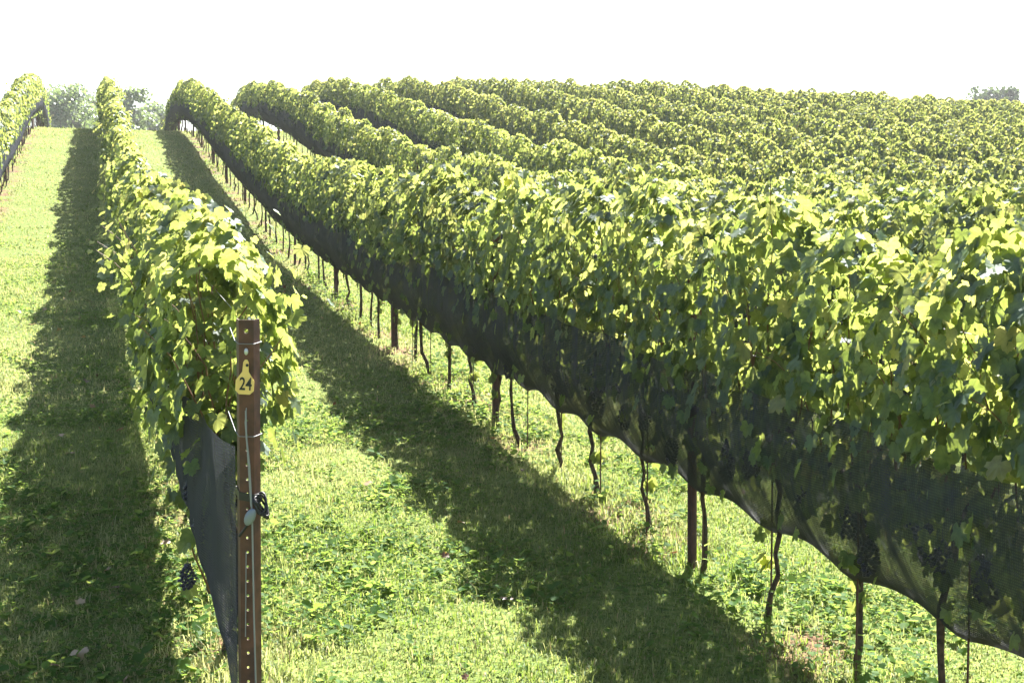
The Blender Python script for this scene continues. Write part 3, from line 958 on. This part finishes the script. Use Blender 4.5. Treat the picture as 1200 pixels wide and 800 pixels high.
# clover and small broad leaves in patches
def rosettes(n, xr, yr, size, seed, thr=.5, up=.02):
    g = np.random.default_rng(seed)
    X = g.uniform(*xr, n); Y = g.uniform(*yr, n)
    c = fbm(X * 1.0 + 80, Y * 1.0 + 11)
    keep = g.random(n) < np.clip((c - thr) * 6 + .12, 0.05, 1)
    X, Y = X[keep], Y[keep]; n = len(X)
    m = 3
    Xc = np.repeat(X, m) + g.normal(0, .012, n * m); Yc = np.repeat(Y, m) + g.normal(0, .012, n * m)
    Zc = Gm(Xc, Yc) + np.repeat(g.uniform(.3, 1.6, n), m) * up
    az = np.repeat(g.uniform(0, 6.28, n), m) + np.tile(np.arange(m) * 2.09, n) + g.normal(0, .2, n * m)
    tilt = g.uniform(-.1, .7, n * m)
    T = np.stack([np.cos(az) * np.cos(tilt), np.sin(az) * np.cos(tilt), np.sin(tilt) * g.choice([-1, 1], n * m)], 1)
    Nn = np.stack([g.normal(0, .3, n * m), g.normal(0, .3, n * m), np.ones(n * m)], 1)
    S = np.repeat(size * g.uniform(.6, 1.4, n), m)
    ang = np.linspace(0, 2 * np.pi, 8, endpoint=False)
    tp = np.stack([np.sin(ang) * .42, .5 - .5 * np.cos(ang)], 1)
    T /= np.linalg.norm(T, axis=1, keepdims=True)
    B = np.cross(T, Nn); B /= np.linalg.norm(B, axis=1, keepdims=True); Nn = np.cross(B, T)
    P = np.stack([Xc, Yc, Zc], 1)
    V = P[:, None] + S[:, None, None] * (B[:, None] * tp[None, :, :1] + T[:, None] * tp[None, :, 1:] + Nn[:, None] * (np.abs(tp[None, :, :1]) * .35))
    F = np.array([(0, i, i + 1) for i in range(1, 7)])
    F = (F[None] + (np.arange(len(P)) * 8)[:, None, None]).reshape(-1, 3)
    return V.reshape(-1, 3), F, np.repeat(g.beta(2, 2, len(P)), 8)
ps = [rosettes(30000, (-2.4, 4.4), (3.9, 12), .022, 11), rosettes(16000, (-3.5, 5), (12, 26), .03, 12),
      rosettes(2600, (-2.4, 4.4), (3.9, 12), .045, 13, thr=.55, up=.03)]
VV, FF, TT, off = [], [], [], 0
for V, F, t in ps:
    VV.append(V); FF.append(F + off); TT.append(t); off += len(V)
cl = link('clover', npmesh('clover', np.concatenate(VV), np.concatenate(FF), M_clover, np.concatenate(TT)))
tag(cl, 'clover and small broad leaved weeds growing in patches through the grass', 'clover', kind='stuff')

# taller weeds under the rows
def weeds(n, seed):
    g = np.random.default_rng(seed)
    P, T, Nn, S, tn = [], [], [], [], []
    for i in range(n):
        k = g.choice([24, 25, 25, 25])
        y = g.uniform(5.0, 22) if k == 25 else g.uniform(6.2, 20)
        x = rx(k) + g.normal(0, .22)
        if vnoise(x * 1.5 + 3, y * 1.5) < .42: continue
        z = float(Gm(x, y)); H = g.uniform(.06, .22); m = int(g.integers(5, 13))
        for q in range(m):
            u = (q + 1) / m; az = q * 2.4 + g.uniform(0, 1)
            P.append((x + .03 * math.cos(az), y + .03 * math.sin(az), z + H * u))
            T.append((math.cos(az), math.sin(az), g.uniform(-.5, .4))); Nn.append((g.normal(0, .3), g.normal(0, .3), 1))
            S.append(g.uniform(.014, .032)); tn.append(g.beta(2, 2))
    return leaf_batch(np.array(P), np.array(T), np.array(Nn), np.array(S), np.array(tn), 'lo', .3, g)
V, F, t = weeds(700, 3)
wd = link('weeds', npmesh('weeds', V, F, M_clover, t))
tag(wd, 'taller leafy weeds left unmown in the strips under the vine rows', 'weeds', kind='stuff')
# fallen vine leaves
g = np.random.default_rng(8)
n = 80
k = g.choice([24, 25], n)
X = ROW0 + SP * (k - 24) + g.normal(-.35, .7, n); Y = g.uniform(4.6, 22, n)
P = np.stack([X, Y, Gm(X, Y) + g.uniform(.02, .05, n)], 1)
az = g.uniform(0, 6.28, n)
V, F, t = leaf_batch(P, np.stack([np.cos(az), np.sin(az), g.normal(0, .4, n)], 1), np.stack([g.normal(0, .5, n), g.normal(0, .5, n), np.ones(n)], 1), g.uniform(.02, .05, n), g.random(n), 'mid', .8, g)
fl = link('fallen_leaves', npmesh('fallen_leaves', V, F, M_dead, t))
tag(fl, 'scattered brown and yellow fallen leaves lying in the grass', 'fallen leaves', kind='stuff')

# ------------------------------------------------------------------ distant trees
def tree(px, top, depth, width, label, seed, n=14000, leaf=.17, m=None):
    g = np.random.default_rng(seed)
    u = (px - 600) / 1667
    d = Vector((math.sin(YAW), math.cos(YAW), 0)) + Vector((math.cos(YAW), -math.sin(YAW), 0)) * u
    x, y = d.x * depth, d.y * depth
    ztop = EYE + (300 - top) / 1667 * depth
    z0 = float(G(x, y))
    H = (ztop - z0) * 1.05
    W = width * depth / 1667 / 2
    root = empty('leafy_tree', (x, y, z0))
    tag(root, label, 'tree', 'trees standing beyond the hill crest')
    paths = [(np.array([(0, 0, -.3), (.1, 0, H * .25), (-.1, .1, H * .5), (.1, 0, H * .82)]), np.array([.32, .24, .15, .05]) * H / 14)]
    clumps = []
    for i in range(48):
        a = g.uniform(0, 6.28); zz = g.uniform(.22, .95)
        rr = W * math.sqrt(g.random()) * math.sqrt(max(0.05, 1 - ((zz - .6) / .42) ** 2)) * .95
        c = np.array([rr * math.cos(a), rr * math.sin(a), zz * H])
        clumps.append((c, g.uniform(.10, .2) * (W + H * .2)))
        if i < 16:
            s = np.array([0, 0, H * (zz * .62)])
            paths.append((np.stack([s, (s + c) / 2 + np.array([0, 0, -.03 * H]), c]), np.array([.09, .06, .02]) * H / 12))
    v, f = tubes(paths, 6)
    link('trunk', npmesh('tree_trunk', v, f, M_tbark, smooth=True), root)
    q = g.integers(0, len(clumps), n)
    C = np.array([c for c, r in clumps])[q]; r = np.array([r for c, r in clumps])[q]
    dv = g.normal(0, 1, (n, 3)); dv /= np.linalg.norm(dv, axis=1, keepdims=True)
    P = C + dv * (r * g.random(n) ** .45)[:, None] * np.array([1.1, 1.1, .8])
    T = g.normal(0, 1, (n, 3)); T[:, 2] -= .6
    Nn = dv * .6 + g.normal(0, .6, (n, 3)); Nn[:, 2] += .5
    V, F, t = leaf_batch(P, T, Nn, leaf * g.uniform(.6, 1.2, n), g.random(n), 'lo', .3, g)
    link('crown', npmesh('tree_crown', V, F, m or M_tree, t), root)
for a in [(88, 104, 125, 74, 'pale broad tree beyond the crest between the left edge row and the 24 row', 1),
          (152, 104, 120, 76, 'pale airy tree beyond the crest just right of the 24 row', 2),
          (118, 112, 135, 80, 'hazy rounded tree partly hidden behind the 24 row at the crest', 3),
          (66, 114, 140, 50, 'low hazy tree beside the left edge row at the crest', 4),
          (188, 122, 130, 50, 'low pale tree touching the row just right of the 24 post', 7)]:
    tree(*a)
tree(1168, 111, 150, 76, 'dark rounded tree top showing over the vines at the right edge', 5, n=9000, leaf=.28, m=M_tree_dark)
tree(1212, 114, 145, 50, 'smaller dark tree cut off by the right edge', 6, n=7000, leaf=.28, m=M_tree_dark)

# small bird far off in the white sky
bd = empty('bird', (0, 0, 0))
u, v_ = (684 - 600) / 1667, (300 - 33) / 1667
dv = Vector((math.sin(YAW), math.cos(YAW), 0)) + Vector((math.cos(YAW), -math.sin(YAW), 0)) * u
bd.location = (dv.x * 90, dv.y * 90, EYE + 90 * v_)
bd.rotation_euler = (0, R(-25), R(30))
tag(bd, 'tiny grey bird flying far off in the white sky', 'bird')
def bird_mesh():
    bm = bmesh.new()
    bmesh.ops.create_uvsphere(bm, u_segments=10, v_segments=8, radius=1, matrix=Matrix.Diagonal((.085, .022, .022, 1)))
    for s in (-1, 1):
        vs_ = [bm.verts.new(p) for p in ((.03, s * .015, .01), (-.03, s * .015, .01), (-.06, s * .14, .045), (.0, s * .12, .05))]
        bm.faces.new(vs_)
    vs_ = [bm.verts.new(p) for p in ((-.07, .0, .0), (-.13, .03, .0), (-.13, -.03, .0))]
    bm.faces.new(vs_)
    me = bpy.data.meshes.new('bird'); bm.to_mesh(me); bm.free()
    me.materials.append(simple('bird_plumage', (.25, .24, .24), .8))
    return me
link('body', bird_mesh(), bd)

# ------------------------------------------------------------------ air
def haze():
    bm = bmesh.new()
    bmesh.ops.create_cube(bm, size=1)
    me = bpy.data.meshes.new('haze'); bm.to_mesh(me); bm.free()
    m, nt, out = mat('haze')
    v = N(nt, 'ShaderNodeVolumePrincipled')
    v.inputs['Color'].default_value = (0.93, 0.96, 1.0, 1)
    v.inputs['Density'].default_value = 0.0004
    v.inputs['Anisotropy'].default_value = 0.3
    nt.links.new(v.outputs[0], out.inputs['Volume'])
    me.materials.append(m)
    o = link('haze', me)
    o.scale = (2500, 1900, 60)
    o.location = (0, 500, EYE - 4)
    tag(o, 'thin bright summer haze softening the far trees and rows', 'haze', kind='stuff')
haze()
